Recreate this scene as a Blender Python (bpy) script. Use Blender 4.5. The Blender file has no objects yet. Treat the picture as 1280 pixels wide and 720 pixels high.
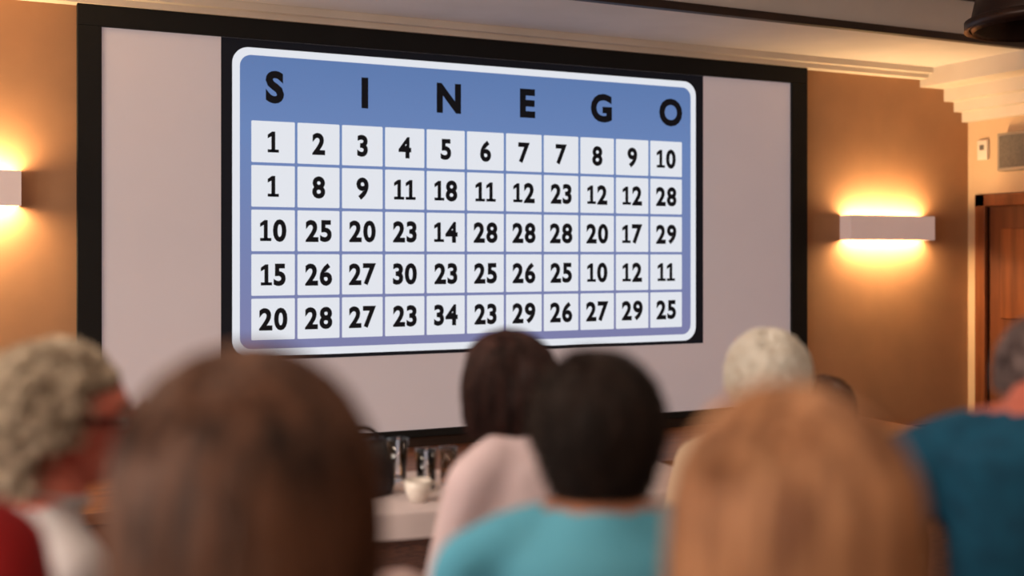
import bpy, math, random
import numpy as np
from mathutils import Vector, Matrix
random.seed(3); rng=np.random.default_rng(5)
S=bpy.context.scene
COL=S.collection
try: S.view_settings.view_transform='Standard'
except Exception as e: print(e)

# ---------------------------------------------------------------- materials
def lin(c): 
    r=[]
    for v in c[:3]:
        v=v/255.0
        r.append(v/12.92 if v<=0.04045 else ((v+0.055)/1.055)**2.4)
    return (*r,1)
MC={}
def mat(name,c1,c2=None,rough=.6,scale=(6,6,6),detail=4,bump=0,bscale=40,metal=0,spec=.4,em=None,ems=0,sheen=0,trans=0,ramp=(.35,.65)):
    if name in MC: return MC[name]
    m=bpy.data.materials.new(name); m.use_nodes=True
    nt=m.node_tree; N=nt.nodes; L=nt.links
    b=N['Principled BSDF']
    b.inputs['Roughness'].default_value=rough
    b.inputs['Metallic'].default_value=metal
    b.inputs['Specular IOR Level'].default_value=spec
    b.inputs['Base Color'].default_value=lin(c1)
    if sheen: b.inputs['Sheen Weight'].default_value=sheen
    if trans: b.inputs['Transmission Weight'].default_value=trans
    tc=N.new('ShaderNodeTexCoord'); mp=N.new('ShaderNodeMapping')
    mp.inputs['Scale'].default_value=scale
    L.new(tc.outputs['Object'],mp.inputs['Vector'])
    if c2:
        nz=N.new('ShaderNodeTexNoise'); nz.inputs['Scale'].default_value=1; nz.inputs['Detail'].default_value=detail
        L.new(mp.outputs[0],nz.inputs['Vector'])
        cr=N.new('ShaderNodeValToRGB'); cr.color_ramp.elements[0].color=lin(c1); cr.color_ramp.elements[1].color=lin(c2)
        cr.color_ramp.elements[0].position=ramp[0]; cr.color_ramp.elements[1].position=ramp[1]
        L.new(nz.outputs[0],cr.inputs[0]); L.new(cr.outputs[0],b.inputs['Base Color'])
    if bump:
        n2=N.new('ShaderNodeTexNoise'); n2.inputs['Scale'].default_value=bscale; n2.inputs['Detail'].default_value=5
        L.new(tc.outputs['Object'],n2.inputs['Vector'])
        bp=N.new('ShaderNodeBump'); bp.inputs['Strength'].default_value=bump; bp.inputs['Distance'].default_value=.01
        L.new(n2.outputs[0],bp.inputs['Height']); L.new(bp.outputs[0],b.inputs['Normal'])
    if em:
        b.inputs['Emission Color'].default_value=lin(em); b.inputs['Emission Strength'].default_value=ems
    MC[name]=m; return m

# ---------------------------------------------------------------- mesh helpers
def obj(name,V,F,mats,parent=None,smooth=False,mi=None):
    me=bpy.data.meshes.new(name); me.from_pydata([tuple(v) for v in V],[],F); me.update()
    for m in (mats if isinstance(mats,list) else [mats]): me.materials.append(m)
    if smooth: me.polygons.foreach_set('use_smooth',[True]*len(me.polygons))
    if mi is not None: me.polygons.foreach_set('material_index',mi)
    o=bpy.data.objects.new(name,me); COL.objects.link(o)
    if parent: o.parent=parent
    return o
def empty(name,loc=(0,0,0),rz=0):
    e=bpy.data.objects.new(name,None); COL.objects.link(e); e.location=loc; e.rotation_euler=(0,0,rz); e.empty_display_size=.1
    return e
def boxvf(a,b):
    x0,y0,z0=a;x1,y1,z1=b
    V=[(x0,y0,z0),(x1,y0,z0),(x1,y1,z0),(x0,y1,z0),(x0,y0,z1),(x1,y0,z1),(x1,y1,z1),(x0,y1,z1)]
    F=[(0,3,2,1),(4,5,6,7),(0,1,5,4),(1,2,6,5),(2,3,7,6),(3,0,4,7)]
    return V,F
def box(name,a,b,m,parent=None,bevel=0):
    V,F=boxvf(a,b); o=obj(name,V,F,m,parent)
    if bevel:
        md=o.modifiers.new('b','BEVEL'); md.width=bevel; md.segments=3
        o.data.polygons.foreach_set('use_smooth',[True]*6)
    return o
def boxes(name,lst,m,parent=None,bevel=0):
    V=[];F=[]
    for a,b in lst:
        v,f=boxvf(a,b); k=len(V); V+=v; F+=[tuple(i+k for i in q) for q in f]
    o=obj(name,V,F,m,parent)
    if bevel:
        md=o.modifiers.new('b','BEVEL'); md.width=bevel; md.segments=2
    return o
def lathe(name,prof,m,parent=None,n=32,loc=(0,0,0)):
    V=[];F=[]
    for r,z in prof:
        for i in range(n):
            a=2*math.pi*i/n; V.append((loc[0]+r*math.cos(a),loc[1]+r*math.sin(a),loc[2]+z))
    for j in range(len(prof)-1):
        for i in range(n):
            k=(i+1)%n; F.append((j*n+i,j*n+k,(j+1)*n+k,(j+1)*n+i))
    return obj(name,V,F,m,parent,True)
def tube(V,F,pts,radii,side=(1,0,0),n=14):
    pts=[Vector(p) for p in pts]; side=Vector(side)
    radii=[(r,r) if not isinstance(r,tuple) else r for r in radii]
    P=[];R=[];T=[]
    def tan(i):
        a=pts[max(i-1,0)]; b=pts[min(i+1,len(pts)-1)]
        return (b-a).normalized()
    t0=tan(0); r0=radii[0]; m0=min(r0)
    for k in (85,60,30):
        a=math.radians(k); P.append(pts[0]-t0*m0*math.sin(a)); R.append((r0[0]*math.cos(a),r0[1]*math.cos(a))); T.append(t0)
    for i,p in enumerate(pts): P.append(p);R.append(radii[i]);T.append(tan(i))
    t1=tan(len(pts)-1); r1=radii[-1]; m1=min(r1)
    for k in (30,60,85):
        a=math.radians(k); P.append(pts[-1]+t1*m1*math.sin(a)); R.append((r1[0]*math.cos(a),r1[1]*math.cos(a))); T.append(t1)
    k0=len(V)
    for p,r,t in zip(P,R,T):
        s=side-t*side.dot(t)
        if s.length<1e-3: s=Vector((0,1,0))-t*t.y
        s.normalize(); u=t.cross(s)
        for i in range(n):
            a=2*math.pi*i/n; V.append(tuple(p+s*r[0]*math.cos(a)+u*r[1]*math.sin(a)))
    for j in range(len(P)-1):
        for i in range(n):
            k=(i+1)%n; F.append((k0+j*n+i,k0+j*n+k,k0+(j+1)*n+k,k0+(j+1)*n+i))
    F.append(tuple(k0+i for i in reversed(range(n))))
    F.append(tuple(k0+(len(P)-1)*n+i for i in range(n)))

# ---------------------------------------------------------------- room
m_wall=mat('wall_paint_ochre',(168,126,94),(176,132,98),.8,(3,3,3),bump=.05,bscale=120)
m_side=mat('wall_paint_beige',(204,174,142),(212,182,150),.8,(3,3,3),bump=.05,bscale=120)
m_ceil=mat('ceiling_paint',(212,204,200),(220,212,208),.85,(2,2,2))
m_trim=mat('trim_paint',(214,202,190),(222,210,198),.6,(2,2,2))
m_dtrim=mat('dark_trim_wood',(40,28,24),(58,40,32),.5,(3,3,20))
m_wood=mat('door_wood',(108,58,32),(142,82,46),.45,(12,12,1.2),bump=.05)
m_wood2=mat('door_wood_dark',(92,48,30),(116,66,40),.45,(12,12,1.2))
m_stage=mat('stage_wood',(98,58,40),(128,80,54),.4,(1.5,14,14))
m_floor=mat('carpet',(62,38,34),(84,52,44),.95,(20,20,20),bump=.4,bscale=300)
m_black=mat('black_masking',(9,9,11),(13,13,15),.8,(4,4,4))
m_metal=mat('chair_metal',(70,62,58),(84,76,70),.35,(9,9,9),metal=.8)

X0,X1,Y0=-3.2,7.43,-10.2
box('floor',(X0-.2,Y0-.2,-.1),(X1+.2,.2,0),m_floor)
box('wall_front',(X0-.2,0,0),(X1+.2,.2,3.6),m_wall)
box('wall_back',(X0-.2,Y0-.2,0),(X1+.2,Y0,3.6),m_wall)
boxes('wall_left',[((X0-.2,Y0,0),(X0,0,.9)),((X0-.2,Y0,2.6),(X0,0,3.6)),((X0-.2,Y0,.9),(X0,-8.6,2.6)),((X0-.2,-7.0,.9),(X0,-6.4,2.6)),((X0-.2,-4.8,.9),(X0,-4.2,2.6)),((X0-.2,-2.6,.9),(X0,0,2.6))],m_side)
dy0,dy1,dz=-1.30,-.20,1.90
boxes('wall_right',[((X1,Y0,0),(X1+.2,dy0,3.6)),((X1,dy1,0),(X1+.2,0,3.6)),((X1,dy0,dz),(X1+.2,dy1,3.6))],m_side)
box('ceiling',(X0-.2,Y0-.2,3.36),(X1+.2,-1.0,3.6),m_ceil)
box('trim_1',(X0,-1.0,3.0),(X1,0,3.36),m_ceil)          # dropped soffit over the screen
boxes('trim_2',[((X0,-.14,2.955),(6.9,0,3.0)),((X0,-.09,2.92),(6.9,0,2.955))],m_trim)
box('trim_3',(X0,-1.03,3.3),(X1,-1.0,3.36),m_dtrim)
box('trim_4',(X0,-1.05,3.0),(6.9,-1.0,3.05),m_dtrim)
boxes('trim_5',[((6.9,Y0,2.86),(X1,0,3.36)),((7.16,Y0,2.76),(X1,0,2.86)),((7.27,Y0,2.68),(X1,0,2.76)),((7.36,Y0,2.60),(X1,0,2.68))],m_trim)
box('baseboard_front',(6.2,-.03,0),(X1,0,.14),m_wood)
box('baseboard_right',(X1-.03,Y0,0),(X1,dy0-.1,.14),m_wood)
for i,(a,b) in enumerate([(-8.6,-7.0),(-6.4,-4.8),(-4.2,-2.6)]):
    w=empty('window_%d'%(i+1),(X0,a,.9))  # unseen windows, added to bring light in from the left
    W=b-a;H=1.7
    boxes('frame',[((-.06,0,0),(.03,W,.06)),((-.06,0,H-.06),(.03,W,H)),((-.06,0,0),(.03,.06,H)),((-.06,W-.06,0),(.03,W,H)),((-.05,W/2-.02,0),(.01,W/2+.02,H))],m_trim,w)
# door
d=empty('door_1',(X1,0,0))
boxes('door_frame',[((-.035,dy1,0),(.12,dy1+.1,dz+.1)),((-.035,dy0-.1,0),(.12,dy0,dz+.1)),((-.035,dy0-.1,dz),(.12,dy1+.1,dz+.1))],m_wood,d,.006)
boxes('door_leaf',[((.02,dy0,0.005),(.07,dy1,dz))],m_wood2,d)
boxes('door_panels',[((.008,dy0+.12,1.0),(.024,dy1-.12,1.72)),((.008,dy0+.12,.2),(.024,dy1-.12,.85))],m_wood,d,.006)
lathe('door_knob',[(0,0),(.025,.002),(.03,.02),(.02,.04),(0,.045)],m_metal,d,16,(.0,dy0+.08,.95))
# stage
st=empty('stage',(0,0,0))
box('deck',(.0,-1.15,.22),(6.1,-.001,.28),m_stage,st,.008)
box('front_panel',(.03,-1.12,0.001),(6.07,-.01,.22),m_wood2,st)
box('trim_6',(.3,-.04,.28),(6.0,0,.345),m_dtrim)

# ---------------------------------------------------------------- screen
m_scr=mat('screen_fabric',(200,192,190),(206,198,196),.9,(1,1,1),em=(160,148,156),ems=.45)  # emission stands in for projector light falling on the cloth
scr=empty('projection_screen',(0,0,0))
SL=.66
boxes('masking_frame',[((.53,-.07,2.80),(5.70,-.005,2.93)),((.53,-.07,.345),(5.70,-.005,.39)),((.53,-.07,.39),(SL,-.005,2.80)),((5.555,-.07,.39),(5.70,-.005,2.80))],m_black,scr,.004)
box('screen_cloth',(SL-.005,-.045,.385),(5.56,-.02,2.805),m_scr,scr)
m_surr=mat('projected_black',(10,12,18),None,.9,em=(14,16,24),ems=.6)
box('projected_background',(1.33,-.048,.872),(4.765,-.046,2.799),m_surr,scr)
def rrect(x0,x1,z0,z1,r,y,n=10):
    V=[]
    for cx,cz,a0 in ((x1-r,z1-r,0),(x0+r,z1-r,90),(x0+r,z0+r,180),(x1-r,z0+r,270)):
        for k in range(n+1):
            a=math.radians(a0+90*k/n); V.append((cx+r*math.cos(a),y,cz+r*math.sin(a)))
    return V,[tuple(range(len(V)))]
m_white=mat('projected_white',(60,60,62),None,.9,em=(234,238,246),ems=.9)
m_ink=mat('projected_ink',(8,8,12),None,.9,em=(12,14,22),ems=.5)
m_blue=bpy.data.materials.new('projected_blue'); m_blue.use_nodes=True
nt=m_blue.node_tree; b=nt.nodes['Principled BSDF']; b.inputs['Base Color'].default_value=(.03,.04,.08,1); b.inputs['Roughness'].default_value=.9
tc=nt.nodes.new('ShaderNodeTexCoord'); sp=nt.nodes.new('ShaderNodeSeparateXYZ'); cr=nt.nodes.new('ShaderNodeValToRGB')
nt.links.new(tc.outputs['Generated'],sp.inputs[0]); nt.links.new(sp.outputs['Z'],cr.inputs[0]); nt.links.new(cr.outputs[0],b.inputs['Emission Color'])
cr.color_ramp.elements[0].color=lin((126,128,172)); cr.color_ramp.elements[1].color=lin((92,124,178)); b.inputs['Emission Strength'].default_value=.9
e=cr.color_ramp.elements.new(.75); e.color=lin((104,134,188))
V,F=rrect(1.395,4.70,.895,2.75,.10,-.0500); obj('card_border',V,F,m_white,scr)
V,F=rrect(1.44,4.655,.94,2.705,.07,-.0515); obj('card_ground',V,F,m_blue,scr)
gx0,gx1,gz0,gz1=1.50,4.587,.985,2.322
cw=(gx1-gx0)/11; ch=(gz1-gz0)/5
V=[];F=[]
for r in range(5):
    for c in range(11):
        v,f=rrect(gx0+c*cw+.008,gx0+(c+1)*cw-.008,gz0+r*ch+.009,gz0+(r+1)*ch-.009,.006,-.053,2)
        k=len(V);V+=v;F+=[tuple(i+k for i in q) for q in f]
obj('card_cells',V,F,m_white,scr)
GC={}
def glyph(chh,off):
    if (chh,off) in GC: return GC[(chh,off)]
    if chh=='1':
        h=.72; t=.15
        P=[(.15,0),(.15+t,0),(.15+t,h),(.15+.03,h),(.01,h-.11),(.01,h-.24),(.15,h-.17), (.01,0),(.44,0),(.44,.105),(.01,.105)]
        Q=[(0,1,2,3,4,5,6),(7,8,9,10)]
    else:
        cu=bpy.data.curves.new('t','FONT'); cu.body=chh; cu.size=1; cu.offset=off; cu.resolution_u=4
        o=bpy.data.objects.new('t',cu); COL.objects.link(o)
        dg=bpy.context.evaluated_depsgraph_get(); me=bpy.data.meshes.new_from_object(o.evaluated_get(dg))
        P=[(v.co.x,v.co.y) for v in me.vertices]; Q=[tuple(q.vertices) for q in me.polygons]
        bpy.data.objects.remove(o); bpy.data.curves.remove(cu); bpy.data.meshes.remove(me)
    P=np.array(P,float); P[:,0]-=P[:,0].min(); GC[(chh,off)]=(P,Q); return P,Q
def textmesh(items,name,y,m,off,gap=.06):
    AV=[];AF=[]
    for txt,cx,cz,size,sx in items:
        gl=[glyph(c,off) for c in txt]; ws=[g[0][:,0].max() for g in gl]; W=sum(ws)+gap*(len(ws)-1)
        x=-W/2
        for (P,Q),w_ in zip(gl,ws):
            yc=(P[:,1].max()+P[:,1].min())/2; k=len(AV)
            for p in P: AV.append((cx+(x+p[0])*size*sx,y,cz+(p[1]-yc)*size))
            AF+=[tuple(i+k for i in q) for q in Q]; x+=w_+gap
    return obj(name,AV,AF,m,scr)
rows=["1 2 3 4 5 6 7 7 8 9 10","1 8 9 11 18 11 12 23 12 12 28","10 25 20 23 14 28 28 28 20 17 29","15 26 27 30 23 25 26 25 10 12 11","20 28 27 23 34 23 29 26 27 29 25"]
it=[]
for r,row in enumerate(rows):
    for c,t in enumerate(row.split()):
        it.append((t,gx0+(c+.5)*cw,gz1-(r+.5)*ch,.176,.90))
textmesh(it,'card_numbers',-.0545,m_ink,.04)
textmesh([(t,1.65+.567*i,2.52,.25,.94) for i,t in enumerate("SINEGO")],'card_letters',-.0535,m_ink,.045)

# ---------------------------------------------------------------- sconces
m_sc=mat('sconce_plaster',(206,190,184),(212,196,190),.6,(3,3,3),em=(165,140,135),ems=.6)  # emission puts a lit look into the plaster shade itself
m_glow=mat('sconce_diffuser',(255,220,170),None,.5,em=(255,215,150),ems=4)
def area(name,loc,rot,sx,sy,power,col,parent=None,spread=None):
    l=bpy.data.lights.new(name,'AREA'); l.shape='RECTANGLE'; l.size=sx; l.size_y=sy; l.energy=power; l.color=col
    if spread: l.spread=spread
    o=bpy.data.objects.new(name,l); COL.objects.link(o); o.location=loc; o.rotation_euler=rot
    if parent:o.parent=parent
    return o
def sconce(x,z,w=.86,h=.19,p=1):
    e=empty('wall_sconce',(x,0,z))
    D=.13
    boxes('shade',[((-w/2,-D,-h/2),(w/2,-D+.012,h/2)),((-w/2,-D+.012,-h/2),(-w/2+.012,-.002,h/2)),((w/2-.012,-D+.012,-h/2),(w/2,-.002,h/2))],m_sc,e,.002)
    box('diffuser',(-w/2+.02,-D+.02,-.05),(w/2-.02,-.004,.05),m_glow,e)
    area('lamp_up',(0,-.065,.06),(math.pi,0,0),w*.92,.07,23*p,(1,.67,.32),e)
    area('lamp_down',(0,-.065,-.06),(0,0,0),w*.92,.07,29*p,(1,.67,.32),e)
sconce(6.50,1.72); sconce(-.19,1.87,p=1.3)

# speaker + thermostat on right wall
m_spk=mat('speaker_grille',(96,88,84),(110,102,96),.8,(60,60,60)); m_spk2=mat('speaker_case',(150,136,124),(158,144,132),.5,(4,4,4))
sp_=empty('wall_speaker',(X1,-.62,2.32)); box('case',(-.10,-.42,-.15),(-.0,.24,.15),m_spk2,sp_,.01); box('grille',(-.108,-.39,-.125),(-.1,.21,.125),m_spk,sp_)
th=empty('thermostat',(X1,-.17,2.36)); box('cover',(-.03,-.05,-.08),(0,.05,.08),m_trim,th,.006); box('dial',(-.036,-.02,.0),(-.03,.02,.04),m_spk,th)
# pendant lamp
pl=empty('pendant_lamp',(5.05,-2.7,0)); m_pd=mat('pendant_bronze',(34,22,18),(54,34,26),.4,(8,8,8),metal=.4)
lathe('shade',[(.05,2.98),(.22,2.95),(.33,2.86),(.36,2.72),(.34,2.68),(.33,2.70),(.31,2.85),(.2,2.93)],m_pd,pl,40)
lathe('rim',[(.36,2.70),(.385,2.69),(.385,2.74),(.36,2.75)],m_pd,pl,40)
lathe('rod',[(.012,2.97),(.012,3.34),(.06,3.345),(.06,3.36)],m_pd,pl,16)

# ---------------------------------------------------------------- heads / hair
def sm(x,a,b):
    t=np.clip((x-a)/(b-a),0,1); return t*t*(3-2*t)
m_eye=mat('eye_white',(230,225,220),None,.2); m_iris=mat('eye_iris',(50,35,25),None,.2)
def head(parent,skin,lips,glasses=False,k=1.0):
    n,mr=56,40; V=[];F=[]
    for j in range(mr+1):
        th=math.pi*j/mr
        for i in range(n):
            ph=2*math.pi*i/n
            x=math.sin(th)*math.sin(ph); y=math.sin(th)*math.cos(ph); z=math.cos(th)
            X=x*.076;Y=y*.096;Z=z*.116
            if z<0:
                f=-z; X*=1-.38*f**1.3; 
                if y<0: Y*=1-.35*f
                else: Y=Y*(1-.05*f)+.012*f*y
            g=lambda cx,cz,sx,sz: math.exp(-((X-cx)/sx)**2-((Z-cz)/sz)**2) if y>0 else 0
            Y+=.022*g(0,-.028,.010,.012)+.012*g(0,-.008,.008,.022)+.006*g(0,-.066,.022,.012)+.008*g(0,-.103,.02,.014)
            Y-=.010*g(.031,.004,.015,.011)+.010*g(-.031,.004,.015,.011)
            Y+=.004*g(.03,.026,.022,.008)+.004*g(-.03,.026,.022,.008)-.004*g(0,-.052,.02,.005)
            V.append((X*k,Y*k,Z*k))
    for j in range(mr):
        for i in range(n):
            q=(i+1)%n; F.append((j*n+i,(j+1)*n+i,(j+1)*n+q,j*n+q))
    obj('face',V,F,skin,parent,True)
    for sx in (-1,1):
        V=[];F=[]; tube(V,F,[(sx*.074*k,-.012*k,-.030*k),(sx*.079*k,-.016*k,-.012*k),(sx*.085*k,-.024*k,.010*k),(sx*.082*k,-.018*k,.026*k)],[(.006,.010),(.007,.014),(.007,.018),(.006,.012)],side=(1,0,0),n=10)
        obj('ear',V,F,skin,parent,True)
        V=[];F=[]; tube(V,F,[(sx*.031*k,.077*k,.003*k),(sx*.031*k,.079*k,.003*k)],[.0115,.0115],n=12); obj('eye',V,F,m_eye,parent,True)
        V=[];F=[]; tube(V,F,[(sx*.031*k,.0865*k,.003*k),(sx*.031*k,.0872*k,.003*k)],[.005,.005],n=12); obj('iris',V,F,m_iris,parent,True)
        V=[];F=[]; tube(V,F,[(sx*.016*k,.093*k,.024*k),(sx*.031*k,.092*k,.029*k),(sx*.046*k,.080*k,.024*k)],[.003,.0035,.002],n=8); obj('eyebrow',V,F,m_iris,parent,True)
    V=[];F=[]; tube(V,F,[(-.022*k,.086*k,-.058*k),(0,.098*k,-.056*k),(.022*k,.086*k,-.058*k)],[.002,.0045,.002],n=8)
    tube(V,F,[(-.02*k,.086*k,-.061*k),(0,.097*k,-.065*k),(.02*k,.086*k,-.061*k)],[.002,.005,.002],n=8); obj('lips',V,F,lips,parent,True)
    if glasses:
        mg=mat('glasses_dark_red',(60,12,14),None,.3)
        V=[];F=[]
        for sx in (-1,1):
            c=Vector((sx*.033,.112,.003)); pts=[c+Vector((.028*math.cos(a),0,.022*math.sin(a))) for a in np.linspace(0,2*math.pi,17)]
            tube(V,F,pts,[.006]*17,side=(0,1,0),n=8)
            tube(V,F,[(sx*.061,.112,.008),(sx*.080,.06,.010),(sx*.086,-.02,.008)],[.0055]*3,n=8)
        tube(V,F,[(-.008,.113,.006),(.008,.113,.006)],[.003]*2,n=8)
        obj('glasses',V,F,mg,parent,True)

def hairpoint(st,phi,t,off=0.0):
    rx,ry,hz=st['r']; drop=st['drop']
    a=np.minimum(t,1)*math.pi/2
    rr=np.sin(a); z=np.cos(a)*hz
    low=np.maximum(t-1,0); z=z-low*drop
    rr=rr*(1+st.get('flare',0)*np.sin(np.clip(low,0,1.2)*1.6)-st.get('taper',0)*low**1.6)
    cx=np.sin(phi);cy=np.cos(phi)
    X=rx*rr*cx; Yy=ry*rr*cy
    lump=st.get('lump',0)
    if lump:
        l=np.sin(3*phi+2*t)*.5+np.sin(5*phi-4*t+1)*.3+np.sin(8*phi+7*t)*.3+np.sin(11*phi-9*t+2)*.2
        f=1+lump*l; X=X*f;Yy=Yy*f;z=z*(1+lump*.5*l)
    nn=np.stack([X/rx**1,Yy/ry,np.where(t<1,z/hz,0)],-1); nn/=np.maximum(np.linalg.norm(nn,axis=-1,keepdims=True),1e-6)
    P=np.stack([X,Yy+st.get('cy',-.012),z+st.get('cz',0.0)],-1)
    return P+nn*np.asarray(off)[...,None] if np.ndim(off) else P+nn*off
def tmax(st,phi):
    p=np.abs((phi+math.pi)%(2*math.pi)-math.pi)
    f=sm(p,math.radians(st.get('open',42)),math.radians(st.get('open',42)+26))
    side=st['ts']; back=st['tb']
    lowr=side+(back-side)*sm(p,math.radians(95),math.radians(130))
    return st.get('tf',.66)*(1-f)+lowr*f
def hair(parent,st,m):
    n,mr=72,34; phis=np.linspace(0,2*math.pi,n,endpoint=False)
    V=[];F=[]
    TM=tmax(st,phis)
    for j in range(mr+1):
        P=hairpoint(st,phis,TM*j/mr); V+=[tuple(p) for p in P]
    P=hairpoint(st,phis,TM*.99); c=P*np.array([.78,.78,1]); V+=[tuple(p) for p in c]
    for j in range(mr+1):
        for i in range(n):
            q=(i+1)%n; F.append((j*n+i,(j+1)*n+i,(j+1)*n+q,j*n+q))
    obj('hair_mass',V,F,m,parent,True)
    N=st.get('n',3000); K=st.get('k',9); w=st.get('w',.0009)
    kind=st.get('kind','long')
    ph=rng.uniform(0,2*math.pi,N); tm=tmax(st,ph)
    s=np.linspace(0,1,K)[None,:]
    if kind=='long':
        t0=rng.uniform(.02,.75,N)*tm; t1=tm*rng.uniform(.93,1.04,N)
        t=t0[:,None]+(t1-t0)[:,None]*s
        dph=rng.normal(0,.10,N)[:,None]*s+.03*np.sin(s*6+rng.uniform(0,6,N)[:,None])
        off=rng.uniform(.0005,.006,N)[:,None]*np.sin(np.clip(s*1.3,0,1)*math.pi/2)+rng.exponential(.0015,N)[:,None]*s
        P=hairpoint(st,ph[:,None]+dph,t,off)
    elif kind=='short':
        t0=np.sqrt(rng.uniform(0,1,N))*tm; t=t0[:,None]+s*rng.uniform(.10,.28,N)[:,None]
        t=np.minimum(t,(tm*1.04)[:,None])
        off=.001+rng.uniform(.001,.010,N)[:,None]*s
        P=hairpoint(st,ph[:,None]+rng.normal(0,.18,N)[:,None]*s,t,off)
    else:
        t0=np.sqrt(rng.uniform(0,1,N))*tm; t=np.minimum(t0[:,None]+s*.35,(tm*1.06)[:,None])
        off=.002+rng.uniform(.0,.014,N)[:,None]*np.sin(s*3)
        P=hairpoint(st,ph[:,None]+rng.normal(0,.25,N)[:,None]*s,t,off)
        q=rng.uniform(0,6.28,N)[:,None]; A=rng.uniform(.003,.009,N)[:,None]; fr=rng.uniform(8,15,N)[:,None]
        P=P+np.stack([A*np.sin(fr*s+q),A*np.cos(fr*s+q),A*np.sin(fr*s+q*2)],-1)
    T=np.gradient(P,axis=1); T/=np.maximum(np.linalg.norm(T,axis=-1,keepdims=True),1e-7)
    r1=np.cross(T,np.array([.3,.5,.8])); r1/=np.maximum(np.linalg.norm(r1,axis=-1,keepdims=True),1e-6); r2=np.cross(T,r1)
    wid=w*(1-.75*s**2)[...,None]
    ring=np.stack([P+r1*wid,P+(-.5*r1+.87*r2)*wid,P+(-.5*r1-.87*r2)*wid],2)
    VV=ring.reshape(-1,3)
    base=(np.arange(N)[:,None,None]*K+np.arange(K-1)[None,:,None])*3
    i=np.arange(3)[None,None,:]; j=(i+1)%3
    Q=np.stack([base+i,base+j,base+3+j,base+3+i],-1).reshape(-1,4)
    me=bpy.data.meshes.new('hair_strands'); me.vertices.add(len(VV)); me.vertices.foreach_set('co',VV.astype(np.float32).ravel())
    me.loops.add(Q.size); me.loops.foreach_set('vertex_index',Q.astype(np.int32).ravel())
    me.polygons.add(len(Q)); me.polygons.foreach_set('loop_start',np.arange(0,Q.size,4,dtype=np.int32))
    me.update(calc_edges=True); me.materials.append(m); me.polygons.foreach_set('use_smooth',[True]*len(Q))
    o=bpy.data.objects.new('hair_strands',me); COL.objects.link(o); o.parent=parent

m_trou=mat('trousers_dark',(30,30,42),(40,40,54),.9,(40,40,40)); m_shoe=mat('shoe_leather',(24,18,16),None,.4)
def chair(name,x,y,rz,m_up,seat=.47,top=.9):
    e=empty(name,(x,y,0),rz)
    box('seat_cushion',(-.21,-.22,seat-.07),(.21,.22,seat),m_up,e,.02)
    V=[];F=[]
    n=9;rowsz=[seat+.10,seat+.16,seat+.28,top-.08,top-.02,top]; ins=[.03,.005,0,0,.01,.05]
    for side in (0,1):
        for r,z in enumerate(rowsz):
            for i in range(n):
                u=-1+2*i/(n-1); yy=-.235-.03*(z-seat)*2-.03*(1-u*u)+(.0 if side==0 else -.045); 
                if r in (0,len(rowsz)-1): yy+= -.02 if side==0 else .015
                V.append((u*(.205-ins[r]),yy,z))
    R=len(rowsz)
    for s0 in (0,1):
        for r in range(R-1):
            for i in range(n-1):
                a=s0*R*n+r*n+i; q=(a,a+1,a+n+1,a+n); F.append(q if s0 else q[::-1])
    o=R*n
    for i in range(n-1):
        F.append((i,i+1,o+i+1,o+i)); b=(R-1)*n; F.append((b+i+1,b+i,o+b+i,o+b+i+1))
    for r in range(R-1):
        F.append((r*n+n,r*n,o+r*n,o+r*n+n)); F.append((r*n+n-1,r*n+2*n-1,o+r*n+2*n-1,o+r*n+n-1))
    ob=obj('back_cushion',V,F,m_up,e,True)
    V=[];F=[]
    for sx in (-1,1):
        tube(V,F,[(sx*.19,.19,.013),(sx*.185,.18,seat-.06)],[.012,.012],n=10)
        tube(V,F,[(sx*.19,-.27,.013),(sx*.185,-.22,seat-.05),(sx*.18,-.27,seat+.12),(sx*.18,-.295,top-.12)],[.012]*4,n=10)
        tube(V,F,[(sx*.187,.18,seat-.08),(sx*.187,-.22,seat-.08)],[.011]*2,n=8)
    tube(V,F,[(-.187,.18,seat-.08),(.187,.18,seat-.08)],[.011]*2,n=8); tube(V,F,[(-.187,-.22,seat-.08),(.187,-.22,seat-.08)],[.011]*2,n=8)
    obj('legs',V,F,m_metal,e,True)
    return e

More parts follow.
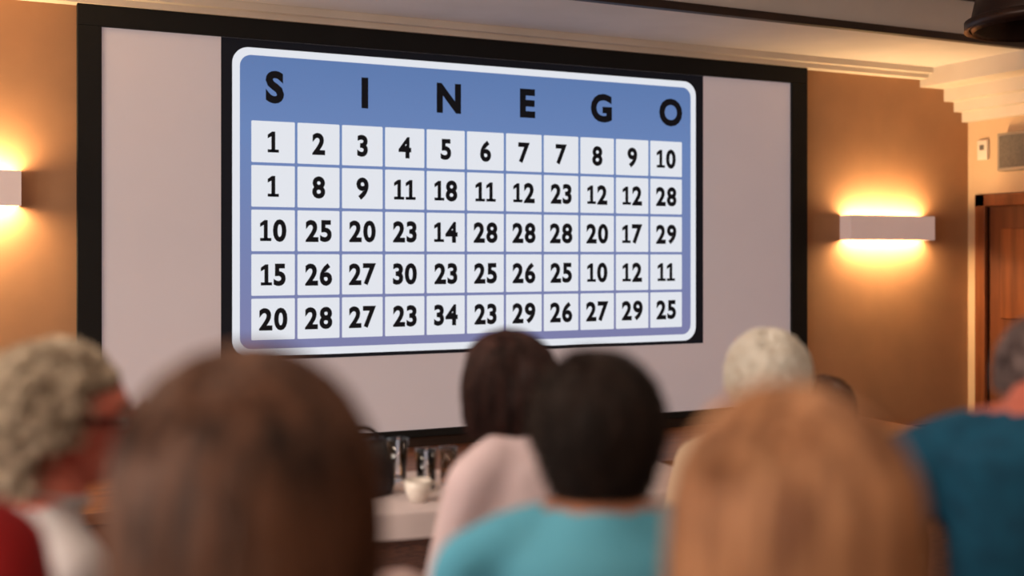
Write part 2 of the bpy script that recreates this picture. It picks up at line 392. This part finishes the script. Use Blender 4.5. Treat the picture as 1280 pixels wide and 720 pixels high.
def person(name,x,y,top,rz,st,hm,skin,lips,shirt,head_rz=0,shw=.19,sh=None,seat=.47,glasses=False,hfwd=.03,k=None,tilt=0,hunch=0,hx=0):
    root=empty(name,(x,y,0),rz)
    if k is None: k=min(1.0,(st['r'][2]+st.get('cz',0)-.008)/.116,(st['r'][0]-.008)/.08)
    hc=top-st['r'][2]-st.get('cz',0)
    if sh is None: sh=hc-.20
    hd=empty('head',(hx,hfwd,hc)); hd.parent=root; hd.rotation_euler=(tilt,0,head_rz)
    head(hd,skin,lips,glasses,k); hair(hd,st,hm)
    V=[];F=[]
    s=seat; L=sh-s
    tube(V,F,[(0,-.02,s+.09),(0,-.03,s+.2),(0,-.045,s+.5*L),(0,-.045-hunch*.3,s+.78*L),(0,-.035-hunch*.5,sh-.02),(0,-.02,sh+.035),(0,.0,sh+.06)],
         [(.165,.115),(.155,.115),(.15,.105),(.168,.115),(shw*.86,.095),(.095,.07),(.05,.05)],n=24)
    tube(V,F,[(0,-.02,sh-.02),(hx*.4,.0+hfwd*.3,sh+.07),(hx,hfwd*.8-.01,hc-.06)],[(.07,.07),(.052,.054),(.05,.052)],n=16)
    hands=[]
    for sx in (-1,1):
        tube(V,F,[(sx*.04,-.025,sh+.03),(sx*shw*.65,-.03,sh+.005),(sx*shw,-.025,sh-.035)],[.045,.052,.058],n=14)
        el=(sx*(shw+.055),.04,s+.42*L+.0); wr=(sx*.12,.30,s+.235)
        tube(V,F,[(sx*shw,-.025,sh-.04),(sx*(shw+.03),-.01,(sh+el[2])/2+.03),el],[.060,.050,.041],n=14)
        mid=tuple((el[i]+wr[i])/2 for i in range(3))
        tube(V,F,[el,mid,wr],[.042,.038,.028],n=14)
        tube(V,F,[(sx*.09,.0,s+.095),(sx*.11,.22,s+.09),(sx*.115,.43,s+.075)],[.088,.078,.062],n=16)
        tube(V,F,[(sx*.115,.43,s+.07),(sx*.118,.43,s*.6),(sx*.12,.41,.10)],[.060,.056,.038],n=14)
        tube(V,F,[(sx*.12,.38,.05),(sx*.122,.47,.045),(sx*.126,.58,.035)],[(.036,.04),(.04,.038),(.036,.028)],n=14)
        hands.append((sx,wr))
    tmp=obj('tmp',V,F,shirt)
    md=tmp.modifiers.new('r','REMESH'); md.mode='VOXEL'; md.voxel_size=.013
    m2=tmp.modifiers.new('s','SMOOTH'); m2.factor=.6; m2.iterations=6
    dg=bpy.context.evaluated_depsgraph_get(); me=bpy.data.meshes.new_from_object(tmp.evaluated_get(dg))
    bpy.data.objects.remove(tmp)
    me.name='body'; me.materials.clear()
    for m in (shirt,skin,m_trou,m_shoe): me.materials.append(m)
    mi=[]
    for p in me.polygons:
        c=p.center
        if c.z>sh+.058 and abs(c.x)<.09+abs(hx): mi.append(1)
        elif c.z<.085: mi.append(3)
        elif c.z<s+.16 and (c.y>.12 or c.z<s+.05) : mi.append(2)
        else: mi.append(0)
    me.polygons.foreach_set('material_index',mi); me.polygons.foreach_set('use_smooth',[True]*len(mi))
    bo=bpy.data.objects.new('body',me); COL.objects.link(bo); bo.parent=root
    V=[];F=[]; pts=[(hx*.35+.062*math.cos(a),.002+.062*math.sin(a),sh+.058-.012*math.sin(a)) for a in np.linspace(0,2*math.pi,25)]
    tube(V,F,pts,[.009]*25,side=(0,0,1),n=8); obj('collar',V,F,shirt,root,True)
    for sx,wr in hands:
        V=[];F=[]; w=Vector(wr)
        tube(V,F,[w+Vector((0,-.01,0)),w+Vector((-sx*.01,.03,-.012)),w+Vector((-sx*.016,.075,-.022))],[(.026,.02),(.036,.016),(.038,.013)],n=14)
        for q,(o_,l) in enumerate([(-.029,.062),(-.010,.074),(.010,.070),(.028,.055)]):
            b0=w+Vector((-sx*.016+o_,.075,-.022))
            tube(V,F,[b0,b0+Vector((o_*.15,l*.45,-.004)),b0+Vector((o_*.2,l*.75,-.014)),b0+Vector((o_*.2,l*.92,-.028))],[.0095,.0088,.008,.007],n=10)
        b0=w+Vector((-sx*.03,.02,-.012)); tube(V,F,[b0,b0+Vector((-sx*.028,.022,-.004)),b0+Vector((-sx*.038,.052,-.012))],[.012,.0105,.008],n=10)
        obj('hand',V,F,skin,root,True)
    return root

sk1=mat('skin_light',(206,150,126),(214,160,136),.5,(20,20,20),spec=.3); sk2=mat('skin_ruddy',(190,98,82),(208,118,98),.5,(20,20,20),spec=.3)
sk3=mat('skin_warm',(170,112,86),(180,122,96),.5,(20,20,20),spec=.3)
lp=mat('lips',(160,70,66),None,.4)
def hm(name,a,b,sc=(60,60,6),ramp=(.35,.68),rough=.5): return mat(name,a,b,rough,sc,5,bump=.25,bscale=60,spec=.3,ramp=ramp)
h_brown=hm('hair_brown',(46,29,22),(132,90,68)); h_aub=hm('hair_copper_brown',(118,72,46),(214,158,114)); h_dark=hm('hair_black_brown',(28,18,15),(56,38,31))
h_dk2=hm('hair_dark_brown',(38,22,20),(76,46,40)); h_grey=hm('hair_grey',(130,110,90),(232,214,188),(40,40,40)); h_white=hm('hair_white',(238,228,214),(252,246,236),(40,40,40)); h_mix=hm('hair_salt_pepper',(70,56,56),(150,128,124),(40,40,40))
c_teal=mat('shirt_teal',(80,160,188),(96,174,200),.8,(5,5,5),bump=.5,bscale=9); c_pink=mat('shirt_pink',(224,200,206),(232,210,214),.85,(5,5,5),bump=.5,bscale=9)
c_grey=mat('cardigan_grey',(176,168,168),(192,184,184),.9,(40,40,40),bump=.5,bscale=12); c_navy=mat('sweater_petrol',(6,64,90),(12,78,106),.9,(30,30,30),bump=.4,bscale=10)
c_red=mat('shirt_red',(140,16,20),(160,26,28),.85,(5,5,5),bump=.5,bscale=9)
c_dark=mat('shirt_dark',(40,34,40),(52,44,50),.85,(5,5,5)); c_cream=mat('shirt_cream',(214,196,170),(224,206,182),.85,(5,5,5),bump=.4,bscale=9); c_brn=mat('blouse_brown',(90,60,50),(104,72,60),.85,(5,5,5))
YW=math.radians(-25)
bob=dict(r=(.128,.13,.135),drop=.14,ts=1.9,tb=2.1,flare=.03,n=7000,w=.0007,k=10,taper=.03,lump=.008)
person('seated_woman_brown_bob',.2456,-5.735,1.41,YW+.1,bob,h_brown,sk1,lp,c_dark,sh=1.10)
person('seated_woman_auburn_hair',.665,-6.07,1.384,YW-.1,dict(bob,r=(.106,.112,.114),drop=.13,ts=1.7,tb=2.0,flare=.03,lump=.015),h_aub,sk1,lp,c_brn,sh=1.08)
person('seated_man_teal_shirt',.844,-5.40,1.357,YW,dict(r=(.098,.110,.112),drop=.13,ts=1.12,tb=1.85,taper=.36,n=7000,w=.0008,k=5,kind='short',open=48,cz=.004,lump=.012),h_dark,sk3,lp,c_teal,sh=1.075,shw=.19)
person('seated_woman_pink_shirt',1.079,-4.625,1.338,YW+.75,dict(r=(.102,.108,.118),drop=.12,ts=1.9,tb=2.0,flare=.02,taper=.14,n=3500,w=.0011,k=8,lump=.045),h_dk2,sk1,lp,c_pink,sh=1.06,shw=.15)
GY=math.radians(-72)
person('seated_woman_grey_curls',.110,-4.85,1.350,GY,dict(r=(.110,.106,.122),drop=.12,ts=1.2,tb=1.95,taper=.2,n=6000,w=.0013,k=10,kind='curly',lump=.06,open=58,cy=-.034,cz=.004),h_grey,sk2,lp,c_grey,head_rz=math.radians(-26),sh=1.045,shw=.18,glasses=True,hfwd=.04,k=1.0)
person('seated_man_red_shirt',-.18,-5.42,1.50,YW+.25,dict(r=(.094,.108,.114),drop=.12,ts=1.15,tb=1.7,taper=.3,n=3000,w=.0011,k=6,kind='short',cz=.004),h_dk2,sk3,lp,c_red,sh=1.205,shw=.21)
person('seated_woman_white_hair',1.835,-4.541,1.312,YW,dict(r=(.104,.112,.115),drop=.12,ts=1.3,tb=1.7,taper=.2,n=5000,w=.0013,k=8,kind='short',lump=.02),h_white,sk1,lp,c_cream,sh=1.02)
person('seated_man_petrol_sweater',1.66,-5.49,1.395,YW-.05,dict(r=(.094,.108,.114),drop=.12,ts=1.15,tb=1.7,taper=.3,n=3500,w=.0011,k=6,kind='short',cz=.004),h_mix,sk2,lp,c_navy,sh=1.18,shw=.22,hfwd=.08,hunch=.05,hx=.06)
person('seated_child_brown_hair',2.36,-4.15,1.13,YW,dict(r=(.09,.1,.104),drop=.12,ts=1.12,tb=1.7,taper=.3,n=2500,w=.0013,k=6,kind='short',cz=.008),h_dk2,sk3,lp,c_dark,sh=.84,shw=.15,seat=.40)

# chairs
u_red=mat('upholstery_red',(150,24,26),(170,34,32),.85,(30,30,30)); u_pink=mat('upholstery_pale',(196,168,166),(206,178,174),.85,(30,30,30)); u_dk=mat('upholstery_dark',(38,26,30),(50,36,38),.85,(30,30,30))
def pc(x,y,rz,u,seat=.47,top=.9): chair('banquet_chair',x,y,rz,u,seat-.012,top)
pc(.2456,-5.735,YW+.1,u_dk); pc(.665,-6.07,YW-.1,u_dk); pc(.844,-5.40,YW,u_dk); pc(1.079,-4.625,YW+.75,u_pink,.47,.86)
pc(.110,-4.85,GY,u_red); pc(-.18,-5.42,YW+.25,u_dk); pc(1.835,-4.541,YW,u_pink); pc(1.66,-5.49,YW-.05,u_dk); pc(2.36,-4.15,YW,u_dk,.4,.78)
pc(.66,-4.60,YW+.1,u_pink,.47,.93)

# table with cloth
m_cloth=mat('tablecloth_white',(206,190,190),(216,200,198),.85,(6,6,6),bump=.2,bscale=14)
tb=empty('banquet_table',(1.38,-3.47,0),math.radians(-6))
HW,HD=.86,.30
box('table_top',(-HW,-HD,.725),(HW,HD,.755),m_cloth,tb,.008)
V=[];F=[]; n=160; per=[]
for i in range(n):
    u=i/n*4; kx=[(-HW,-HD),(HW,-HD),(HW,HD),(-HW,HD)]; a=kx[int(u)];b=kx[(int(u)+1)%4];f=u-int(u)
    per.append((a[0]+(b[0]-a[0])*f,a[1]+(b[1]-a[1])*f))
for z,am in ((.745,0.002),(.71,.005),(.675,.008)):
    for i,(px,py) in enumerate(per):
        w=1+am*(1+math.sin(i*1.3)); V.append((px*w,py*(w+am),z))
for j in range(2):
    for i in range(n): F.append((j*n+i,j*n+(i+1)%n,(j+1)*n+(i+1)%n,(j+1)*n+i))
obj('tablecloth_skirt',V,F,m_cloth,tb,True)
boxes('table_legs',[((sx*(HW-.1)-.025,sy*.24-.025,0.002),(sx*(HW-.1)+.025,sy*.24+.025,.73)) for sx in (-1,1) for sy in (-1,1)],m_metal,tb)
m_glass=mat('clear_glass',(240,240,240),None,.03,trans=1); m_tea=mat('amber_drink',(200,130,80),None,.1,trans=.7); m_cup=mat('cup_porcelain',(225,215,205),None,.3)
def glass(x,y,h=.13,r=.034,drink=True):
    g=empty('drinking_glass',(x,y,.756))
    lathe('glass_wall',[(0,.0),(r*.8,.0),(r,h),(r-.003,h),(r*.8-.003,.008),(0,.008)],m_glass,g,24)
    if drink: lathe('drink',[(0,.01),(r*.78,.01),(r*.9,h*.45),(0,h*.45)],m_tea,g,24)
glass(1.30,-3.50,drink=False); glass(1.40,-3.44,.12,.03); glass(1.27,-3.32,.14,drink=False)
cp=empty('coffee_cup',(1.22,-3.64,.756)); lathe('cup_body',[(0,0),(.026,0),(.04,.04),(.042,.065),(.039,.065),(.036,.04),(.02,.006),(0,.006)],m_cup,cp,24)
V=[];F=[];tube(V,F,[(.040,0,.055),(.06,0,.05),(.062,0,.03),(.038,0,.022)],[.004]*4,n=8);obj('cup_handle',V,F,m_cup,cp,True)
bg=empty('handbag',(1.08,-3.50,.756),math.radians(20)); m_bag=mat('bag_leather',(20,18,22),(32,28,34),.5,(20,20,20))
V=[];F=[]; 
for z,a,b_ in ((0,.11,.05),(.03,.12,.058),(.1,.115,.05),(.16,.10,.03),(.175,.095,.012)):
    for i in range(32):
        t=2*math.pi*i/32; V.append((a*math.copysign(abs(math.cos(t))**.5,math.cos(t)),b_*math.copysign(abs(math.sin(t))**.6,math.sin(t)),z))
for j in range(4):
    for i in range(32): F.append((j*32+i,j*32+(i+1)%32,(j+1)*32+(i+1)%32,(j+1)*32+i))
F.append(tuple(reversed(range(32)))); F.append(tuple(range(128,160))); obj('bag_body',V,F,m_bag,bg,True)
V=[];F=[]; tube(V,F,[(.075*math.cos(a),0,.165+.05*math.sin(a)) for a in np.linspace(0,math.pi,14)],[.006]*14,side=(0,1,0),n=8); obj('bag_handle',V,F,m_bag,bg,True)

# ---------------------------------------------------------------- lights
m_pan=mat('light_panel',(240,235,225),None,.5,em=(255,236,214),ems=2.0)  # glowing face of the added ceiling fill
def fill_panel(x,y,p,col=(1,.82,.64)):  # added ceiling fill, out of view, to brighten the closed room
    e=empty('ceiling_light_panel',(x,y,3.36)); box('panel_frame',(-.42,-.42,-.03),(.42,.42,0),m_trim,e); box('diffuser',(-.38,-.38,-.034),(.38,.38,-.03),m_pan,e)
    area('panel_lamp',(0,0,-.05),(0,0,0),.7,.7,p,col,e)
fill_panel(-1.2,-4.2,42); fill_panel(2.2,-7.6,20); fill_panel(-1.2,-7.8,27); fill_panel(4.2,-4.2,20)
for yy,p in ((-7.8,65),(-5.6,140),(-3.4,75)):
    area('window_daylight',(X0-.25,yy,1.75),(0,math.radians(-90),0),1.6,1.5,p,(1,.88,.76))  # added fill from the left, giving the hair a warm rim
w=bpy.data.worlds.new('World'); S.world=w; w.use_nodes=True
w.node_tree.nodes['Background'].inputs[0].default_value=(.5,.55,.65,1); w.node_tree.nodes['Background'].inputs[1].default_value=.4

# ---------------------------------------------------------------- camera
cd=bpy.data.cameras.new('camera'); cam=bpy.data.objects.new('camera',cd); COL.objects.link(cam)
cam.location=(0,-6.88,1.5); cam.rotation_euler=(math.radians(90),0,math.radians(-25.36))
cd.lens=40; cd.sensor_width=36; cd.shift_y=-40/1280; cd.clip_start=.05
cd.dof.use_dof=True; cd.dof.focus_distance=6.0; cd.dof.aperture_fstop=1.1
S.camera=cam
